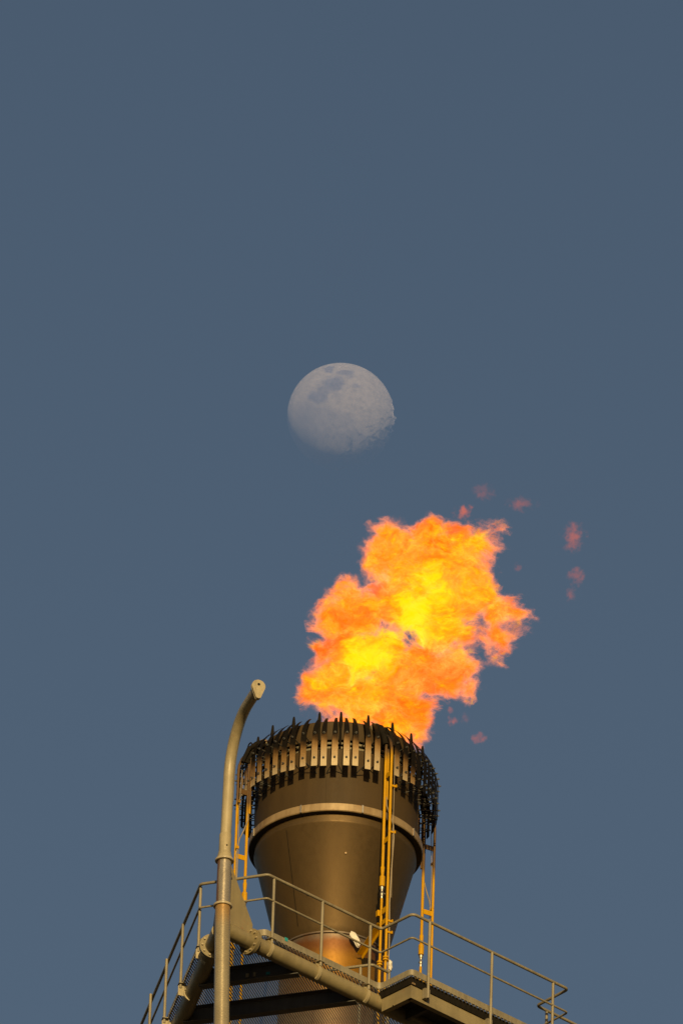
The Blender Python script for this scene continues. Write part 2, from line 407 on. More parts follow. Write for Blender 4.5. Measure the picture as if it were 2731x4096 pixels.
# ------------------------------------------------------------------ pilot burners (yellow radial pipe pairs)
RI, RO = 1.56, 1.745
def make_pilot():
    root = empty('pilot_burner', (AX.x, AX.y, ZF), '', 'pilot burner', 'yellow pilot burner pipe pairs round the flare tip')
    zb = -9.5
    MB().tube([(0, -RI, 1.22), (0, -RI, -1.02)], 0.024, 12).tube([(0.045, -RI+0.01, 1.22), (0.045, -RI+0.01, 0.22)], 0.020, 10).obj('inner_pipe', M['yellow'], root)
    MB().tube([(0, -RI, -1.55), (0, -RI, zb)], 0.021, 12).obj('lower_pipe', M['yellow'], root)
    MB().tube([(0, -RI+0.06, 1.40), (0, -RI-0.06, 1.30), (0, -RO+0.05, 1.18), (0, -RO+0.008, 1.05), (0, -RO, 0.92), (0, -RO, zb)], 0.0215, 12).obj('outer_pipe', M['yellow'], root)
    MB().lathe([(0.024, -0.98), (0.033, -1.0), (0.031, -1.06), (0.024, -1.13), (0.028, -1.15), (0.044, -1.165), (0.044, -1.335), (0.024, -1.345)], 20, (0, -RI)).obj('coupling', M['yellow'], root)
    ft = MB().lathe([(0.030, -1.34), (0.033, -1.38), (0.020, -1.40), (0.020, -1.44), (0.026, -1.45), (0.026, -1.49), (0.019, -1.50), (0.019, -1.56)], 14, (0, -RI))
    ft.tube([(0, -RI, -1.45), (0.055, -RI, -1.45)], 0.012, 8)
    ft.obj('valve', M['galv_pale'], root)
    for z in (0.607, -0.554):
        MB().box((0, -(RI+RO)/2, z), (1, 0, 0), (0, 1, 0), (0, 0, 1), 0.006, (RO-RI)/2, 0.042).obj('cross_plate', M['yellow'], root)
    MB().box((0, -(RI+RO)/2, -1.80), (1, 0, 0), (0, 1, 0), (0, 0, 1), 0.007, (RO-RI)/2, 0.05).box((-0.02, -RI+0.05, -1.80), (1, 0, 0), (0, 1, 0), (0, 0, 1), 0.03, 0.03, 0.05).obj('cross_plate', M['yellow'], root)
    MB().box((0, -(RI+RO)/2, -2.0), (1, 0, 0), (0, 1, 0), (0, 0, 1), 0.007, (RO-RI)/2, 0.04).obj('cross_plate', M['yellow'], root)
    # bracket down to the neck: an angle iron
    a = Vector((0, -RI+0.02, -1.98)); b = Vector((0, -0.90, -2.22))
    MB().bar(a, b, 0.10, 0.008).bar(a+Vector((0.046, 0, -0.04)), b+Vector((0.046, 0, -0.04)), 0.008, 0.075).obj('bracket', M['yellow'], root)
    fl_ = MB()
    for r_ in (RI, RO): fl_.lathe([(0.022, -2.66), (0.046, -2.66), (0.046, -2.685), (0.030, -2.69), (0.030, -2.70), (0.046, -2.705), (0.046, -2.73), (0.022, -2.73)], 16, (0, -r_))
    fl_.obj('pipe_flange', M['yellow'], root)
    # sooty burner head leaning in over the rim
    hd = MB().tube([(0, -RI, 1.18), (-0.01, -RI+0.04, 1.36), (-0.03, -RI+0.16, 1.54), (-0.05, -RI+0.26, 1.60)], [0.055, 0.062, 0.068, 0.072], 14)
    hd.tube([(0.045, -RO+0.04, 1.10), (0.05, -RI-0.05, 1.36), (0.02, -RI+0.10, 1.52)], [0.03, 0.034, 0.04], 10)
    hd.box((0.02, -(RI+RO)/2+0.04, 1.20), (1, 0, 0), (0, 1, 0), (0, 0, 1), 0.012, 0.06, 0.07)
    hd.tube([(0.03+0.07*math.sin(2*math.pi*i/14), -RI-0.02, 1.42+0.07*math.cos(2*math.pi*i/14)) for i in range(15)], 0.011, 6)
    hd.obj('burner_head', M['soot'], root)
    MB().tube([(-0.055, -RI+0.25, 1.595), (-0.062, -RI+0.30, 1.625)], [0.080, 0.074], 16).obj('burner_cap', M['cream'], root)
    # conduit and its clamps
    pts = [(0.03, -RI, 0.26), (0.035, -RI-0.01, 0.10), (0.055, -RI-0.08, -0.10), (0.075, -RO+0.02, -0.30), (0.07, -RO-0.02, -0.55), (0.06, -RO, -1.0), (0.05, -RO+0.02, -1.7), (0.055, -RO, -2.4), (0.05, -RO+0.01, -3.2), (0.05, -RO, zb)]
    MB().tube(pts, 0.010, 8).obj('conduit', M['cable'], root)
    MB().tube([(0.065, -RO+0.03, 0.95), (0.062, -RO+0.0, 0.2), (0.066, -RO+0.015, -0.5), (0.066, -RO, -1.6)], 0.0055, 6).obj('wire', M['cable'], root)
    cl = MB()
    for z in (0.37, -0.45, -2.02, -2.22):
        cl.box((0.05, -RO, z), (1, 0, 0), (0, 1, 0), (0, 0, 1), 0.038, 0.014, 0.016)
        cl.box((0.082, -RO-0.01, z), (1, 0, 0), (0, 1, 0), (0, 0, 1), 0.010, 0.022, 0.024)
    cl.obj('conduit_clamp', M['yellow'], root)
    MB().box((0.02, -RI+0.16, 0.98), (1, 0, 0), (0, 1, 0), (0, 0, 1), 0.045, 0.05, 0.10).box((0.02, -RI+0.16, 0.72), (1, 0, 0), (0, 1, 0), (0, 0, 1), 0.03, 0.04, 0.06).obj('junction_box', M['rustbox'], root)
    for ch in list(root.children):
        if ch.name.split('.')[0] in ('conduit_clamp', 'pipe_flange', 'cross_plate'): split(ch)
    return root
def copy_tree(o, parent=None):
    c = o.copy(); col.objects.link(c); c.parent = parent
    for ch in o.children: copy_tree(ch, c)
    return c
pilot = make_pilot()
plabels = ['yellow pilot pipe pair in front of the cone, with a sooty head at the crown',
           'yellow pilot pipe pair to the right of the cone, against the sky',
           'yellow pilot pipe pair behind the cone, hidden on the far side of the stack',
           'yellow pilot pipe pair between the davit pole and the cone']
pcopies = [pilot, copy_tree(pilot), copy_tree(pilot)]
for i, a in enumerate((28, 118, 298)):
    o = pcopies[i]
    if a != 118:
        for ch in list(o.children):
            if ch.name.startswith('junction_box'): bpy.data.objects.remove(ch)
    for ch in o.children: ch['soot'] = {28: 0.0, 118: 0.85, 298: 0.62}[a]
    o.rotation_euler = (0, 0, R(a)); o['label'] = plabels[(0, 1, 3)[i]]

# white insulating pads on the neck beside the front pilot
def pad(th, h, rx, rz, tilt, label):
    q = R(th); d = Vector((math.sin(q), -math.cos(q), 0)); t = Vector((math.cos(q), math.sin(q), 0))
    bm = bmesh.new(); bmesh.ops.create_icosphere(bm, subdivisions=4, radius=1)
    for v in bm.verts:
        k = 1+0.30*mnoise.noise(v.co*1.9+Vector((th, 0, 0)))
        x, y, z = v.co*k
        x, z = x*rx, z*rz
        x, z = x*math.cos(tilt)-z*math.sin(tilt), x*math.sin(tilt)+z*math.cos(tilt)
        v.co = t*x + d*(y*0.04) + Vector((0, 0, z))
    for f in bm.faces: f.smooth = True
    me = bpy.data.meshes.new('insulation_pad'); bm.to_mesh(me); bm.free(); me.materials.append(M['white'])
    o = bpy.data.objects.new('insulation_pad', me); col.objects.link(o)
    o.location = Vector((AX.x, AX.y, ZF+h))+d*0.93
    tag(o, label, 'insulation pad', 'white pads on the stack neck')
pad(22, -1.99, 0.055, 0.135, R(32), 'long tilted white insulation pad at the foot of the yellow bracket')
pad(74, -2.10, 0.06, 0.10, R(4), 'round white insulation pad just right of the two yellow pipes')

# ------------------------------------------------------------------ derrick platform
ZB = ZF - 4.66                 # centre of the tubular beams
ZP = ZB + 0.16                 # walking surface
ZR = ZP + 1.02                 # top rail
A = at_z(884, 3713, ZB)
dr = (at_z(1396, 3960, ZB) - A).normalized()
dl = (at_z(768, 3983, ZB) - A).normalized()
bis = (dr+dl).normalized(); crs = Vector((bis.y, -bis.x, 0))
up = Vector((0, 0, 1)); nr = Vector((dr.y, -dr.x, 0)); nl = Vector((-dl.y, dl.x, 0))   # outward normals
RB = 0.122
LEN = 10.4
plat = empty('access_platform', (A.x, A.y, ZP), 'triangular grating platform on round cream steel beams around the flare stack', 'platform')
def rel(p): return Vector(p) - Vector((A.x, A.y, ZP))
class PB(MB):                  # world coordinates in, platform-local mesh out
    def add(s, vs, fs): return MB.add(s, [rel(p) for p in vs], fs)
C2 = A + dl*LEN; C3 = A + dr*LEN
b_ = PB().tube([A + dr*0.10, A + dr*LEN], RB, 28).obj('tube_beam', M['plat'], plat)
b2_ = PB().tube([A + dl*0.10, A + dl*LEN], RB, 28).obj('tube_beam', M['plat'], plat)
PB().tube([C2, C3], RB, 24).obj('tube_beam', M['plat'], plat)
# bolted flanges near the corner
for d, bm0 in ((dr, b_), (dl, b2_)):
    f_ = PB()
    c0 = A + d*0.60
    f_.tube([c0-d*0.030, c0-d*0.003], 0.205, 32); f_.tube([c0+d*0.003, c0+d*0.030], 0.205, 32)
    fo_ = split(f_.obj('pipe_flange', M['plat'], plat))
    bb = PB(); a1 = up; a2 = d.cross(up)
    for k in range(10):
        q = 2*math.pi*(k+0.5)/10; o = (a1*math.cos(q)+a2*math.sin(q))*0.168
        bb.tube([c0+o-d*0.055, c0+o+d*0.055], 0.016, 6)
    split(bb.obj('bolt', M['cream_rust'], fo_[0]))
# corner node and gusset plates
PB().tube([A-up*0.16+dr*0.05, A+up*0.95+dr*0.05], 0.09, 24).obj('corner_node', M['plat'], plat)
for d in (dr, dl):
    g0 = A
    poly = [g0+d*0.08+up*0.06, g0+d*0.62+up*0.06, g0+d*0.62+up*0.30, g0+d*0.14+up*1.14, g0+d*0.08+up*1.16]
    PB().prism(poly, d.cross(up), 0.022).obj('gusset_plate', M['plat_rust'], plat)
# legs down to the ground
for P in (C2, C3):
    PB().tube([P-up*0.45, Vector((P.x, P.y, 0.0))], 0.11, 16).obj('leg', M['plat'], plat)

# outline of the deck, from the rail line
pt = lambda x, y: at_z(x, y, ZR)
Lc, Fc, J1, J2, E1, E2 = (pt(*p) for p in ((803.6, 3538), (1072, 3500), (1525, 3719.6), (1651, 3657), (2272, 3959), (2146, 4025)))
Lend = Lc + dl*8.2; Rend = E2 + dr*4.5
railL = [Lend, Lc, Fc, J1, J2, E1, E2, Rend]
def drop(p, dz): return Vector((p.x, p.y, dz))
deck = [drop(p, ZP) for p in railL]
cen = Vector((AX.x, AX.y, ZP))
# grating: bearing bars run from the corner towards the stack, cross rods over them
def inside(p):
    n = len(deck); c = False; jx = n-1
    for i in range(n):
        a, b = deck[i], deck[jx]
        if (a.y > p.y) != (b.y > p.y) and p.x < (b.x-a.x)*(p.y-a.y)/(b.y-a.y)+a.x: c = not c
        jx = i
    return c and (p.xy-cen.xy).length > 2.1
org = drop(A, ZP)
def clipped(o, d, L0, L1, step):
    runs = []; s = None; t = L0
    while t <= L1:
        ok = inside(o+d*t)
        if ok and s is None: s = t
        if not ok and s is not None: runs.append((s, t-step)); s = None
        t += step
    if s is not None: runs.append((s, L1))
    return runs
gr = PB(); off = -5.2
while off < 6.6:
    o = org + crs*off
    for s0, s1 in clipped(o, bis, -0.5, 9.0, 0.03):
        if s1 > s0: gr.bar(o+bis*s0-up*0.018, o+bis*s1-up*0.018, 0.0075, 0.032)
    off += 0.037
t = 0.2
while t < 9:
    o = org + bis*t
    for s0, s1 in clipped(o, crs, -6, 7, 0.04):
        if s1 > s0: gr.bar(o+crs*s0-up*0.004, o+crs*s1-up*0.004, 0.005, 0.005)
    t += 0.45
gr.obj('grating', M['grating'], plat, smooth=False)
# joists: I-beams square to the bisector, between the two tube beams
def joist(t, depth=0.26):
    w = t*math.tan(dr.angle(bis)) - 0.02
    a = org + bis*t - crs*(w); b = org + bis*t + crs*(w)
    zt = -0.044
    q = PB()
    q.bar(a+up*(zt-0.007), b+up*(zt-0.007), 0.13, 0.013)
    q.bar(a+up*(zt-depth), b+up*(zt-depth), 0.13, 0.013)
    q.bar(a+up*(zt-0.0135-depth/2+0.003), b+up*(zt-0.0135-depth/2+0.003), 0.011, depth-0.022)
    return q.obj('joist', M['joist'], plat, smooth=False)
def along(px, py, z):
    p = at_z(px, py, z); return (p-A).dot(bis)
t1 = along(1078, 3915, ZP-0.30); t2 = along(1078, 4054, ZP-0.30)
DECKZ = 1
step = t2-t1
print('joists', t1, t2)
js = [joist(t1+step*i) for i in range(0, 5) if not (t1+step*i > 3.2 and t1+step*i < 8.2)]
ck = MB()
# pale and teal blocks standing in for light through holes in the first joist
def at_plane(px, py, p0, n):
    d = ray(px, py); return CAM + d*((p0-CAM).dot(n)/d.dot(n))
def light_spot_at(px, py, sx, sz, mat, name, parent=plat):
    p = at_plane(px, py, org+bis*(t1-0.006), bis)
    o = PB().box(p, crs, bis, up, sx, 0.012, sz).obj(name, mat, parent, smooth=False)
    return o
light_spot_at(990, 3904, 0.024, 0.030, M['cream'], 'light_spot'); light_spot_at(1018, 3902, 0.019, 0.030, M['cream'], 'light_spot')
light_spot_at(1072, 3896, 0.030, 0.022, M['teal'], 'light_spot')
# toe boards following the outline (rounded at the corners)
def wall_strip(path, z0, z1, th, cls=PB):
    q = cls(); n = len(path); vs = []; fs = []
    for i, p in enumerate(path):
        if i == 0: d = path[1]-p
        elif i == n-1: d = p-path[i-1]
        else: d = (path[i+1]-p).normalized()+(p-path[i-1]).normalized()
        d.z = 0; d.normalize(); s = Vector((d.y, -d.x, 0))*th/2
        for off_, z in ((s, z0), (s, z1), (-s, z1), (-s, z0)): vs.append(Vector((p.x, p.y, z))+off_)
    for i in range(n-1):
        for a in range(4):
            b = (a+1) % 4; fs.append((i*4+a, i*4+b, i*4+4+b, i*4+4+a))
    fs += [(0, 1, 2, 3), (n*4-4, n*4-3, n*4-2, n*4-1)]
    return q.add(vs, fs)
def offset(poly, d):
    out = []
    for i, p in enumerate(poly):
        ns = []
        if i > 0: e = (p-poly[i-1]).normalized(); ns.append(Vector((e.y, -e.x, 0)))
        if i < len(poly)-1: e = (poly[i+1]-p).normalized(); ns.append(Vector((e.y, -e.x, 0)))
        if len(ns) == 2:
            m_ = (ns[0]+ns[1]).normalized(); out.append(p + m_*(d/max(0.3, m_.dot(ns[0]))))
        else: out.append(p+ns[0]*d)
    return out
inn = 1 if offset(deck, 0.1)[3].y > deck[3].y else 1
path_in = rounded(offset(deck, -0.035), 0.09, 8)
tb = wall_strip(path_in, ZP+0.008, ZP+0.108, 0.008).obj('toe_board', M['galv'], plat)
wall_strip(rounded(offset(deck, -0.03), 0.04, 4), ZP-0.004, ZP+0.010, 0.022).obj('deck_edge', M['galv'], plat)
# teal tag on the toe board
ntb = (J1-Fc).normalized(); ntb = Vector((ntb.y, -ntb.x, 0))
tp = at_plane(1144.5, 3760, drop(Fc, ZP)-ntb*0.031, ntb)
tagp = PB().box(tp, ntb.cross(up), ntb, up, 0.030, 0.005, 0.030).obj('tag', M['teal'], tb, smooth=False)
# outrigger balcony: channel skirt and soffit
bal = [deck[3]-dr*0.0, deck[4], deck[5], deck[6]]
def inset_pts():
    e = offset(deck, -0.075); return [e[3], e[4], e[5], e[6]]
bi = inset_pts()
perp = (deck[4]-deck[3]).normalized()
bi[0] = bi[0] + perp*0.06
wall_strip(offset(deck, -0.055)[3:7], ZP-0.145, ZP-0.012, 0.012).obj('recess_shade', M['soot'], plat, smooth=False)  # black strip added as the shade of the recess above the channel
wall_strip([Vector(p) for p in bi], ZP-0.365, ZP-0.145, 0.014).obj('edge_channel', M['plat'], plat, smooth=False)
sl = PB()
for z in (ZP-0.362, ZP-0.148):
    for a, b in ((bi[0], bi[1]), (bi[1], bi[2])):
        d = (b-a).normalized(); s = Vector((-d.y, d.x, 0))*0.045
        sl.bar(drop(a, z)+s+d*0.05, drop(b, z)+s-d*0.09, 0.075, 0.008)
split(sl.obj('channel_lip', M['plat'], plat, smooth=False))
PB().prism([drop(p, ZP-0.10) for p in offset(deck, -0.10)[3:7]], up, 0.01).obj('soffit', M['dark_steel'], plat, smooth=False)
# packers between channel and deck edge, and stiffener ribs under the balcony
pk = PB(); dd = (bi[2]-bi[1]).normalized(); Ltot = (bi[2]-bi[1]).length
x_ = 0.05
while x_ < Ltot-0.1:
    p = bi[1]+dd*x_+Vector((-dd.y, dd.x, 0))*0.02
    pk.box(drop(p, ZP-0.13), dd, Vector((-dd.y, dd.x, 0)), up, 0.05, 0.03, 0.014); x_ += 0.34
d2 = (bi[1]-bi[0]).normalized()
for x_ in (0.12, 0.42, 0.62):
    p = bi[0]+d2*x_+Vector((-d2.y, d2.x, 0))*0.02
    pk.box(drop(p, ZP-0.13), d2, Vector((-d2.y, d2.x, 0)), up, 0.05, 0.03, 0.014)
split(pk.obj('packer', M['flange'], plat, smooth=False))
rb = PB()
for x_ in (0.5, 1.25, 2.0, 2.75):
    a = bi[1]+dd*x_; n_ = Vector((-dd.y, dd.x, 0))
    rb.bar(drop(a+n_*0.06, ZP-0.24), drop(a+n_*0.62, ZP-0.24), 0.06, 0.16)
split(rb.obj('outrigger', M['dark_steel'], plat, smooth=False))
lit = PB()
for (x0, x1) in (((1645, 4075), (1690, 4094)), ((1570, 4020), (1588, 4032))):
    a = at_z(*x0, ZP-0.36); b = at_z(*x1, ZP-0.36)
    lit.bar(a, b, 0.012, 0.02)
split(lit.obj('brace_bar', M['plat'], plat, smooth=False))

# ------------------------------------------------------------------ guard rails
rail = empty('guard_rail', (Fc.x, Fc.y, ZP), 'cream tubular guard rail with two rails running round the platform edge and its balcony', 'railing')
class GB(MB):
    def add(s, vs, fs): return MB.add(s, [Vector(p)-Vector((Fc.x, Fc.y, ZP)) for p in vs], fs)
top = rounded([Lend, Lc, Fc, J1, J2, E1, E2, Rend], 0.07, 6)
GB().tube(top, 0.0235, 12).obj('top_rail', M['galv'], rail)
mid = [drop(p, ZR-0.405) for p in rounded([Lend, Lc, Fc, J1, J2, E1, E2, Rend], 0.05, 5)]
# the middle rail stops at the davit pole and gusset
GB().tube(mid, 0.0165, 10).obj('mid_rail', M['galv'], rail)
def on_rail(px, py): return at_z(px, py, ZR)
posts = [(1097, 3514, 0), (1290.8, 3606, 0), (1482, 3700, 0), (1719.4, 3688, 1), (1967.8, 3810, 1), (2211.7, 3931, 1),
         (803.0, 3548, 2), (732, 3696, 2), (667, 3836, 2), (603, 3976, 2), (2186, 4046, 0)]
for px, py, kind in posts:
    p = on_rail(px, py); nn = {0: nr, 1: nr, 2: nl}[kind]
    zlow = ZP-0.10 if kind != 1 else ZP-0.30
    o = GB().tube([drop(p, ZR-0.012), drop(p, zlow)], 0.0225, 12).obj('post', M['galv'], rail)
    if kind == 1:
        GB().bar(drop(p, ZP-0.22)-nn*0.075, drop(p, ZP-0.22)-nn*0.01, 0.10, 0.17).obj('base_plate', M['galv'], o, smooth=False)
    else:
        # angle foot plus a saddle plate hugging the tube beam
        d = dr if kind == 0 else dl
        f_ = GB().box(drop(p, ZP-0.025)-nn*0.02, d, nn, up, 0.055, 0.055, 0.005)
        f_.box(drop(p, ZP-0.085)-nn*0.065, d, nn, up, 0.045, 0.008, 0.055)
        f_.obj('base_plate', M['galv'], o, smooth=False)
        q = GB(); foot = A + d*((p-A).dot(d)); foot.z = ZB
        s0 = 30 if kind == 0 else 10
        ring = []
        vs = []; fs = []
        for i in range(13):
            a_ = R(80-150*i/12)
            w = nn*math.cos(a_)+up*math.sin(a_)
            for dd_ in (-0.026, 0.026):
                for r_ in (RB+0.002, RB+0.026): vs.append(foot+w*r_+d*dd_)
        for i in range(12):
            for a2, b2 in ((0, 1), (1, 3), (3, 2), (2, 0)):
                fs.append((i*4+a2, i*4+b2, i*4+4+b2, i*4+4+a2))
        fs += [(0, 1, 3, 2), (48, 49, 51, 50)]
        q.add(vs, fs).obj('saddle', M['cream'], o)
        # web plate from foot to beam
        pl = foot+nn*RB*0.9
        GB().prism([drop(p, ZP-0.055)-nn*0.10, drop(p, ZP-0.055)+nn*0.035, drop(p, ZP-0.215)+nn*0.035, drop(p, ZP-0.235)-nn*0.10] if kind == 2 else [drop(p, ZP-0.03)-nn*0.09, drop(p, ZP-0.03)+nn*0.02, drop(p, ZP-0.17)+nn*0.005, drop(p, ZP-0.22)-nn*0.02], d, 0.012).obj('web_plate', M['cream'], o, smooth=False)
# inner rail round the stack opening
ir = empty('inner_guard_rail', (cen.x, cen.y, ZP), 'short low rail section on the deck beside the front pilot pipes', 'railing')
class IB(MB):
    def add(s, vs, fs): return MB.add(s, [Vector(p)-cen for p in vs], fs)
I0, I1, I2 = (at_z(x, y, ZR) for x, y in ((1370, 3876), (1489, 3861), (1556, 3893)))
IB().tube(rounded([I0 + (I0-I1).normalized()*0.3, I1, I2], 0.06), 0.0235, 10).obj('top_rail', M['galv'], ir)
for p in (at_z(1442, 3868, ZR), I2):
    IB().tube([p+up*0.005, drop(p, ZP-0.02)], 0.022, 10).obj('post', M['galv'], ir)

# ------------------------------------------------------------------ davit pole with bent arm
Dv = at_y(888, 3700, A.y-0.30); Dv.z = 0
davit = empty('davit_pole', (Dv.x, Dv.y, ZP), 'rust stained cream davit pole with bent arm and end plate at the platform corner', 'davit')
class DB(MB):
    def add(s, vs, fs): return MB.add(s, [Vector(p)-Vector((Dv.x, Dv.y, ZP)) for p in vs], fs)
def dz(py):                      # height on the pole axis for an image row
    d = ray(890, py); k = (Dv.y-CAM.y)/d.y; return CAM.z+d.z*k
z_c1, z_c2, z_sock, z_bend = dz(3625), dz(3443), dz(3365), dz(3150)+0.175
def pole_x(z): return Dv.x
P = lambda z, dx=0.0: Vector((Dv.x+dx, Dv.y, z))
lean = lambda z: 0.012*(z-z_c2)  # the upper pipe leans a hair
lo = lambda z: 0.024*(z_c1-z)
DB().tube([P(z_c1, 0), P(z_c1-1, lo(z_c1-1)), P(z_c1-3, lo(z_c1-3)), P(0, lo(z_c1-3))], 0.1145, 32).obj('lower_pole', stained('rust_run_pole_paint', z_c1-ZP-0.52, z_c1-ZP-0.05, (0.40, 0.205, 0.04), False), davit)
DB().lathe([(0.105, z_c1), (0.105, z_c2)], 32, (Dv.x, Dv.y)).obj('sleeve', stained('worn_sleeve_steel', 0, 0, (0.24, 0.085, 0.018), True), davit)
for z in (z_c1, z_c2):
    DB().lathe([(0.10, z-0.022), (0.138, z-0.022), (0.144, z-0.014), (0.144, z+0.006), (0.138, z+0.014), (0.10, z+0.02)], 36, (Dv.x, Dv.y)).obj('collar', M['cream_rust'], davit)
DB().lathe([(0.122, z_c2+0.018), (0.112, z_c2+0.055), (0.112, z_c2+0.075), (0.101, z_c2+0.095), (0.100, z_c2+0.125), (0.092, z_c2+0.135), (0.092, z_sock+0.10), (0.083, z_sock+0.115)], 32, (Dv.x, Dv.y)).obj('socket', M['cream'], davit)
arm_dir = Vector((70, -227, 0)).normalized()
RBEND = 0.80; HL = 0.53
pts = [P(z_c2+0.1), P(z_bend-0.4, lean(z_bend-0.4)), P(z_bend, lean(z_bend))]
b0 = pts[-1]
for i in range(1, 17):
    f = R(90*i/16); pts.append(b0 + arm_dir*(RBEND*(1-math.cos(f))) + up*(RBEND*math.sin(f)))
end = pts[-1] + arm_dir*HL
pts.append(end)
arm = DB().tube(pts, 0.082, 28).obj('arm', M['cream'], davit)
# bar welded along the inside of the bend
side = Vector((-arm_dir.y, arm_dir.x, 0))
st = []
for p_, q_ in zip(pts[1:-2], pts[2:-1]):
    st.append(p_ + side*0.078 + arm_dir*0.0)
DB().tube(st, 0.012, 8).obj('stiffener', M['cream'], davit)
# pear-shaped end plates
sx = Vector((arm_dir.y, -arm_dir.x, 0)); sx = -sx if sx.x < 0 else sx
def pear(c):
    poly = []
    for i in range(25):
        q = R(-25+230*i/24); poly.append(c + sx*(0.104*math.cos(q)) + up*(0.104*math.sin(q)+0.03))
    for i in range(9):
        q = R(205+130*i/8); poly.append(c + sx*(0.042*math.cos(q)) + up*(0.040*math.sin(q)-0.150))
    return poly
pl1 = DB().prism(pear(end+up*0.0), arm_dir, 0.014).obj('end_plate', M['cream'], davit)
DB().prism(pear(end+arm_dir*0.045), arm_dir, 0.014).obj('end_plate', M['cream'], davit)
fr = end+arm_dir*0.054
DB().tube([fr+up*0.055-arm_dir*0.001, fr+up*0.055+arm_dir*0.002], 0.021, 20).obj('pin_hole', M['soot'], davit)
DB().tube([fr-up*0.165-arm_dir*0.05, fr-up*0.165+arm_dir*0.012], 0.026, 14).obj('pin', M['cream'], davit)
DB().tube([P(dz(3393), 0.028)+Vector((0, -0.088, 0)), P(dz(3393), 0.028)+Vector((0, -0.097, 0))], 0.012, 10).obj('bolt_hole', M['soot'], davit)

# ------------------------------------------------------------------ flame
FO = Vector((AX.x, AX.y, ZF+1.4))
def z5(x, y):                   # pixel of the flame study -> photograph pixel
    return 1100+x/1.2062, 1900+y/1.2062
PXF = S/1.2062
lobes = [(560,400,150),(725,352,118),(860,370,135),(960,385,85),(700,500,160),(900,520,135),(1010,600,95),(1080,655,88),(1150,672,62),(1205,670,34),
 (620,640,140),(780,680,150),(930,690,80),(348,588,82),(288,690,94),(400,700,110),(905,765,70),(990,775,50),(435,572,52),(482,600,58),(300,835,66),(1000,365,68),(1045,318,46),(1078,290,24),(380,930,120),(520,880,130),(265,1050,125),
 (180,1075,65),(400,1080,130),(560,1020,140),(700,930,125),(830,925,120),(930,950,70),(960,1020,50),(650,1120,105),(560,1220,110),(330,1190,90),
 (690,1180,60),(1090,770,48),(1070,860,35),(230,880,58),(672,1285,30)]
L = []; frng = random.Random(11)
for x, y, r in lobes:
    p = at_y(*z5(x, y), AX.y) - FO
    L.append((p, r*PXF, frng.uniform(-0.14, 0.14)))
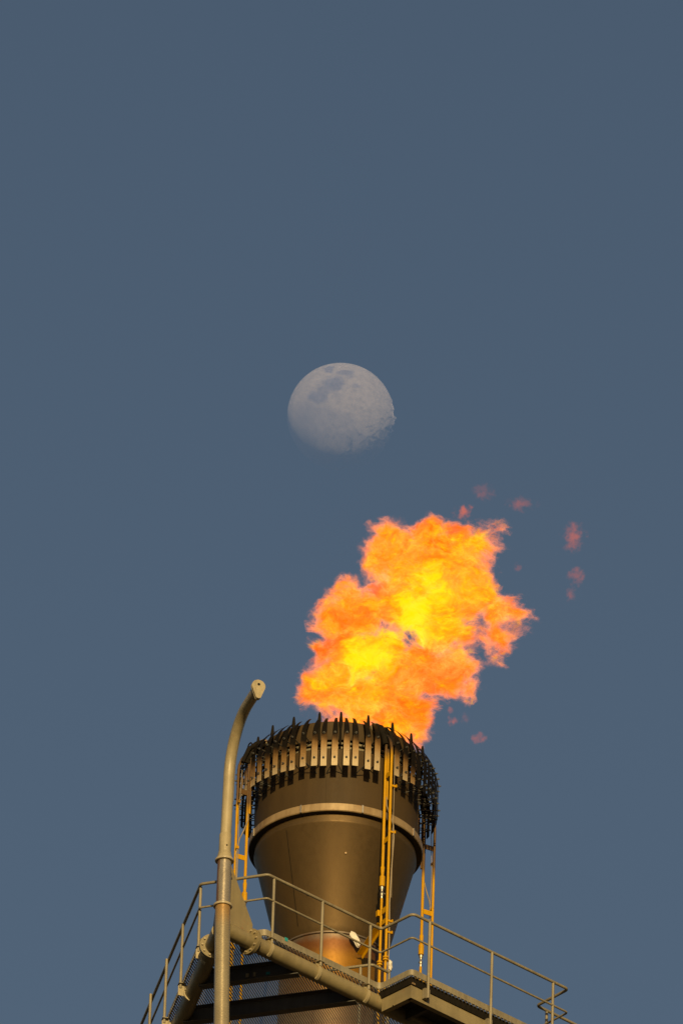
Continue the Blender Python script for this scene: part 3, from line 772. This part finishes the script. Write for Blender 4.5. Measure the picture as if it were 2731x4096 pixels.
def flame_material():
    k = NT('gas_flame')
    co = k.n('ShaderNodeTexCoord').outputs['Object']
    # turbulence bends the space the lobes live in
    w1 = k.noise(co, 1.7, 4, 0.55).outputs['Color']
    w1 = k.n('ShaderNodeVectorMath', operation='SUBTRACT', ins={0: w1, 1: (0.5, 0.5, 0.5)}).outputs[0]
    pw = k.n('ShaderNodeVectorMath', operation='MULTIPLY_ADD', ins={0: w1, 1: (0.62, 0.62, 0.62), 2: co}).outputs[0]
    flat = k.n('ShaderNodeVectorMath', operation='MULTIPLY', ins={0: pw, 1: (1, 0.75, 1)}).outputs[0]
    d = None
    for p, r, dy in L:
        q = k.n('ShaderNodeVectorMath', operation='DISTANCE', ins={0: flat, 1: (p.x, dy, p.z)}).outputs['Value']
        q = k.math('SUBTRACT', q, r)
        d = q if d is None else k.math('SMOOTH_MIN', d, q, 0.10)
    pf = k.n('ShaderNodeMapping', ins={0: pw, 2: (0, R(52), 0), 3: (0.68, 1.0, 1.2)}).outputs[0]
    n1 = k.noise(pf, 3.3, 9, 0.67).outputs[0]
    n2 = k.noise(pf, 2.8, 8, 0.64, 0.3).outputs[0]
    n4 = k.noise(pf, 1.9, 6, 0.6).outputs[0]
    n3 = k.noise(pf, 12.0, 5, 0.65).outputs[0]
    dd_ = k.math('ADD', d, k.math('MULTIPLY', k.math('SUBTRACT', n1, 0.475), 1.0))
    dd_ = k.math('SUBTRACT', dd_, 0.03)
    dens = k.maprange(dd_, 0.03, -0.06)
    core = k.maprange(dd_, -0.02, -0.17)
    fil = k.maprange(k.math('ABSOLUTE', k.math('SUBTRACT', n3, 0.5)), 0.0, 0.10, 1.0, 0.10)
    # heat: ragged, with hotter cores
    heat = k.math('ADD', k.math('MULTIPLY', k.math('SUBTRACT', n2, 0.5), 2.8), k.math('MULTIPLY', k.math('SUBTRACT', n3, 0.5), 2.0))
    heat = k.math('ADD', heat, 0.33)
    for x, y, r, a in ((760,640,190,0.66),(690,730,120,0.3),(880,470,110,0.2),(700,420,90,0.15),(480,900,170,0.55),(410,1000,130,0.35),(620,770,110,0.35),(880,560,90,0.1),(570,660,80,-0.45),(640,1000,110,-0.25),(830,940,110,-0.35),(850,530,80,-0.2),(530,1130,120,-0.15),(560,400,90,-0.2),(250,870,90,-0.7),(330,640,90,-0.1),(860,400,100,0.12)):
        p = at_y(*z5(x, y), AX.y) - FO
        q = k.n('ShaderNodeVectorMath', operation='DISTANCE', ins={0: k.n('ShaderNodeVectorMath', operation='MULTIPLY', ins={0: pw, 1: (1, 0.3, 1)}).outputs[0], 1: (p.x, 0, p.z)}).outputs['Value']
        heat = k.math('ADD', heat, k.maprange(q, r*PXF*1.5, 0.0, 0.0, a))
    heat = k.math('ADD', heat, k.maprange(dd_, 0.0, -0.45, -0.12, 0.12), clamp=True)
    c = k.mix(k.maprange(heat, 0.0, 0.45, smooth=False), (0.92, 0.10, 0.002), (1.0, 0.245, 0.003))
    c = k.mix(k.maprange(heat, 0.40, 1.0, smooth=False), c, (1.0, 0.76, 0.002))
    K = 17.0
    # thin outer sheets glow over the sky, the core is opaque
    thin = k.math('ADD', n4, k.math('MULTIPLY', k.math('SUBTRACT', n3, 0.5), 0.45))
    thin = k.math('ADD', thin, k.math('MULTIPLY', heat, 0.30))
    core = k.math('MULTIPLY', core, k.maprange(thin, 0.40, 0.66, 0.05, 1.0))
    e1 = k.n('ShaderNodeEmission', ins={0: c, 1: k.math('MULTIPLY', k.math('MULTIPLY', dens, core), K*1.15)}).outputs[0]
    e2 = k.n('ShaderNodeEmission', ins={0: (1.0, 0.24, 0.045, 1), 1: k.math('MULTIPLY', k.math('MULTIPLY', k.math('MULTIPLY', dens, fil), k.math('SUBTRACT', 1.0, k.math('MULTIPLY', core, 0.97))), 5.2)}).outputs[0]
    e = k.n('ShaderNodeAddShader', ins={0: e1, 1: e2}).outputs[0]
    ab = k.n('ShaderNodeVolumeAbsorption', ins={0: (0, 0, 0, 1), 1: k.math('MULTIPLY', k.math('MULTIPLY', dens, k.math('ADD', core, 0.03)), K)}).outputs[0]
    k.t.links.new(k.n('ShaderNodeAddShader', ins={0: e, 1: ab}).outputs[0], k.out.inputs['Volume'])
    return k.m
bm = bmesh.new()
for p, r, dy in L:
    m_ = Matrix.Translation((p.x, dy/0.75, p.z)) @ Matrix.Diagonal((1, 1/0.75, 1, 1))
    bmesh.ops.create_icosphere(bm, subdivisions=3, radius=r+0.19, matrix=m_)
me = bpy.data.meshes.new('flame'); bm.to_mesh(me); bm.free(); me.materials.append(flame_material())
fo = bpy.data.objects.new('flame', me); col.objects.link(fo); fo.location = FO
md = fo.modifiers.new('remesh', 'REMESH'); md.mode = 'VOXEL'; md.voxel_size = 0.06
tag(fo, 'large orange and yellow gas flame blown to the right above the flare stack crown', 'flame')

def wisp_material():
    k = NT('dying_flame')
    co = k.n('ShaderNodeTexCoord').outputs['Object']
    rnd = k.n('ShaderNodeObjectInfo').outputs['Random']
    wp = k.n('ShaderNodeNewGeometry').outputs['Position']
    n0 = k.noise(wp, 5.0, 2, 0.5).outputs['Color']
    n0 = k.n('ShaderNodeVectorMath', operation='SUBTRACT', ins={0: n0, 1: (0.5, 0.5, 0.5)}).outputs[0]
    pw = k.n('ShaderNodeVectorMath', operation='MULTIPLY_ADD', ins={0: n0, 1: (1.5, 1.5, 1.5), 2: co}).outputs[0]
    d = k.n('ShaderNodeVectorMath', operation='LENGTH', ins={0: pw}).outputs['Value']
    n1 = k.noise(wp, 11.0, 6, 0.68).outputs[0]
    v = k.math('ADD', k.math('SUBTRACT', d, 0.62), k.math('MULTIPLY', k.math('SUBTRACT', n1, 0.5), 3.2))
    dens = k.maprange(v, 0.1, -0.6)
    dens = k.math('MULTIPLY', dens, k.maprange(d, 1.0, 0.75))
    dn = k.math('MULTIPLY', dens, k.n('ShaderNodeAttribute', attribute_type='OBJECT', attribute_name='glow').outputs['Fac'])
    e = k.n('ShaderNodeEmission', ins={0: (1.0, 0.17, 0.045, 1), 1: k.math('MULTIPLY', dn, 0.42)}).outputs[0]
    ab = k.n('ShaderNodeVolumeAbsorption', ins={0: (0, 0, 0, 1), 1: k.math('MULTIPLY', dn, 0.35)}).outputs[0]
    k.t.links.new(k.n('ShaderNodeAddShader', ins={0: e, 1: ab}).outputs[0], k.out.inputs['Volume'])
    return k.m
bm = bmesh.new(); bmesh.ops.create_icosphere(bm, subdivisions=3, radius=1.05)
me = bpy.data.meshes.new('flame_wisp'); bm.to_mesh(me); bm.free(); me.materials.append(wisp_material())
wisps = [(910,178,52,42,9,'salmon flame wisp just above the top edge of the main flame'),
 (1005,85,60,45,1.8,'faint reddish flame puff, highest of the wisps over the flame'),
 (1190,140,80,38,3.0,'thin flat reddish flame streak high to the upper right of the flame'),
 (1438,300,60,68,4.0,'large dull red flame puff farthest to the right in the sky'),
 (1455,495,50,45,3.5,'curled pink flame wisp below the large dull red puff'),
 (1428,575,26,46,4.0,'small narrow upright flame wisp hanging under the curled pink wisp'),
 (988,1272,42,30,7,'small salmon flame wisp low down, right of the crown strips'),
 (852,1188,32,28,7,'small flame wisp beside the lower right edge of the flame'),
 (845,1130,22,20,6,'tiny flame fleck tucked close under the right bulge of the flame'),
 (915,1180,28,30,2.2,'faint flame fleck just right of the small lower flame wisp'),
 (1166,445,20,22,4,'tiny flame fleck alone between the flame tip and the far puffs')]
for i, (x, y, rx, rz, gl, lab) in enumerate(wisps):
    o = bpy.data.objects.new('flame_wisp', me); col.objects.link(o)
    o.location = at_y(*z5(x, y), AX.y + random.uniform(-0.3, 0.3))
    o.scale = (rx*PXF*1.25, min(rx, rz)*PXF*1.2, rz*PXF/0.87*1.2)
    o['glow'] = float(gl)
    tag(o, lab, 'flame wisp', 'torn off flame wisps in the sky')

# ------------------------------------------------------------------ moon
MD = 20000.0
mc = CAM + ray(1362, 1664)*MD
mr = 213.5/FPX*MD
def moon_material():
    k = NT('moon_rock')
    co = k.n('ShaderNodeTexCoord').outputs['Object']
    wn = k.noise(co, 3.5, 6, 0.6).outputs['Color']
    wn = k.n('ShaderNodeVectorMath', operation='SUBTRACT', ins={0: wn, 1: (0.5, 0.5, 0.5)}).outputs[0]
    pw = k.n('ShaderNodeVectorMath', operation='MULTIPLY_ADD', ins={0: wn, 1: (0.30, 0.30, 0.30), 2: co}).outputs[0]
    dark = None
    # maria: (x, y) on the disc, radii, depth of tone
    maria = [(-0.23,0.87,0.10,0.055,1.0),(0.06,0.80,0.17,0.07,0.9),(0.15,0.73,0.10,0.06,0.6),(-0.12,0.58,0.20,0.15,1.0),(-0.42,0.36,0.20,0.16,0.95),(-0.27,0.50,0.18,0.10,0.8),(0.31,0.57,0.085,0.06,0.75),
             (-0.60,0.02,0.24,0.28,0.55),(-0.30,-0.05,0.35,0.22,0.5),(0.0,-0.10,0.30,0.20,0.4),(-0.45,-0.30,0.35,0.22,0.5),(-0.05,0.36,0.12,0.08,0.35),(0.10,-0.38,0.40,0.16,0.45)]
    for x, y, a, b, s in maria:
        z = math.sqrt(max(0.02, 1-x*x-y*y))
        q = k.n('ShaderNodeVectorMath', operation='SUBTRACT', ins={0: pw, 1: (x, y, z)}).outputs[0]
        q = k.n('ShaderNodeVectorMath', operation='MULTIPLY', ins={0: q, 1: (1/a, 1/b, 0.0)}).outputs[0]
        q = k.n('ShaderNodeVectorMath', operation='LENGTH', ins={0: q}).outputs['Value']
        q = k.maprange(q, 1.4, 0.55, 0.0, s)
        dark = q if dark is None else k.math('MAXIMUM', dark, q)
    fine = k.noise(co, 14.0, 8, 0.62).outputs[0]
    big = k.noise(co, 4.0, 5, 0.6).outputs[0]
    al = k.math('ADD', k.math('MULTIPLY', big, 0.05), k.math('MULTIPLY', fine, 0.155))
    lum = k.math('ADD', al, 0.041)
    # bright ray craters
    vor = k.n('ShaderNodeTexVoronoi', ins={'Vector': co, 'Scale': 7.0}).outputs['Distance']
    lum = k.math('ADD', lum, k.maprange(vor, 0.10, 0.0, 0.0, 0.03))
    hi = k.n('ShaderNodeVectorMath', operation='SCALE', ins={0: (1.0, 0.97, 1.26), 3: lum}).outputs[0]
    lo_ = k.n('ShaderNodeVectorMath', operation='SCALE', ins={0: (0.56, 0.58, 0.96), 3: lum}).outputs[0]
    c = k.mix(dark, (1, 1, 1), (0, 0, 0))
    mixn = c.node; k.t.links.new(hi, mixn.inputs[6]); k.t.links.new(lo_, mixn.inputs[7])
    sph = k.n('ShaderNodeVectorTransform', vector_type='NORMAL', convert_from='OBJECT', convert_to='WORLD', ins={0: co}).outputs[0]
    df = k.n('ShaderNodeBsdfDiffuse', ins={0: c, 1: 0.3, 2: sph}).outputs[0]
    # the blue air in front of the moon shows with it: rock light adds to the sky's light
    tr = k.n('ShaderNodeBsdfTransparent', ins={0: (0.965, 0.965, 0.965, 1)}).outputs[0]
    both = k.n('ShaderNodeAddShader', ins={0: df, 1: tr}).outputs[0]
    clear = k.n('ShaderNodeBsdfTransparent').outputs[0]
    back = k.n('ShaderNodeNewGeometry').outputs['Backfacing']
    # the hot air below tears its lower right edge into streaks
    xyz = k.n('ShaderNodeSeparateXYZ', ins={0: co})
    wd = k.n('ShaderNodeVectorMath', operation='MULTIPLY_ADD', ins={0: wn, 1: (0.5, 0.5, 0.5), 2: co}).outputs[0]
    st = k.noise(k.n('ShaderNodeMapping', ins={0: wd, 2: (0, 0, R(-28)), 3: (4.5, 20.0, 1.5)}).outputs[0], 1.0, 5, 0.6).outputs[0]
    reg = k.math('SUBTRACT', k.math('MULTIPLY', xyz.outputs[0], 0.55), k.math('MULTIPLY', xyz.outputs[1], 0.85))
    tear = k.maprange(k.math('ADD', st, k.math('MULTIPLY', reg, 0.30)), 0.66, 0.80, 0.0, 0.8)
    tear = k.math('MAXIMUM', tear, back)
    k.t.links.new(k.n('ShaderNodeMixShader', ins={0: tear, 1: both, 2: clear}).outputs[0], k.out.inputs[0])
    return k.m
bm = bmesh.new(); bmesh.ops.create_icosphere(bm, subdivisions=7, radius=1.0)
for v in bm.verts:
    x, y, z = v.co
    # heat shimmer tears the lower right limb
    w = max(0.0, min(1.0, (x*0.62 - y*0.78 - 0.25)*1.8))*max(0.0, min(1.0, 1-abs(z)*1.4))
    if w > 0:
        q = Vector((x*4, y*11, z*2)); nn = mnoise.fractal(q, 0.7, 2.2, 5)
        n2_ = mnoise.fractal(q*1.0+Vector((9, 3, 5)), 0.7, 2.2, 5)
        v.co.x += 0.09*nn*w; v.co.y += 0.05*n2_*w
for f in bm.faces: f.smooth = True
me = bpy.data.meshes.new('moon'); bm.to_mesh(me); bm.free(); me.materials.append(moon_material())
moon = bpy.data.objects.new('moon', me); col.objects.link(moon)
fm = (mc-CAM).normalized(); rm_ = (R_-fm*R_.dot(fm)).normalized(); um = rm_.cross(fm)
zb_ = -fm
moon.matrix_world = Matrix(((rm_.x*mr, um.x*mr, zb_.x*mr, mc.x), (rm_.y*mr, um.y*mr, zb_.y*mr, mc.y), (rm_.z*mr, um.z*mr, zb_.z*mr, mc.z), (0, 0, 0, 1)))
tag(moon, 'pale gibbous moon with grey seas, its lower edge fading into the sky', 'moon')
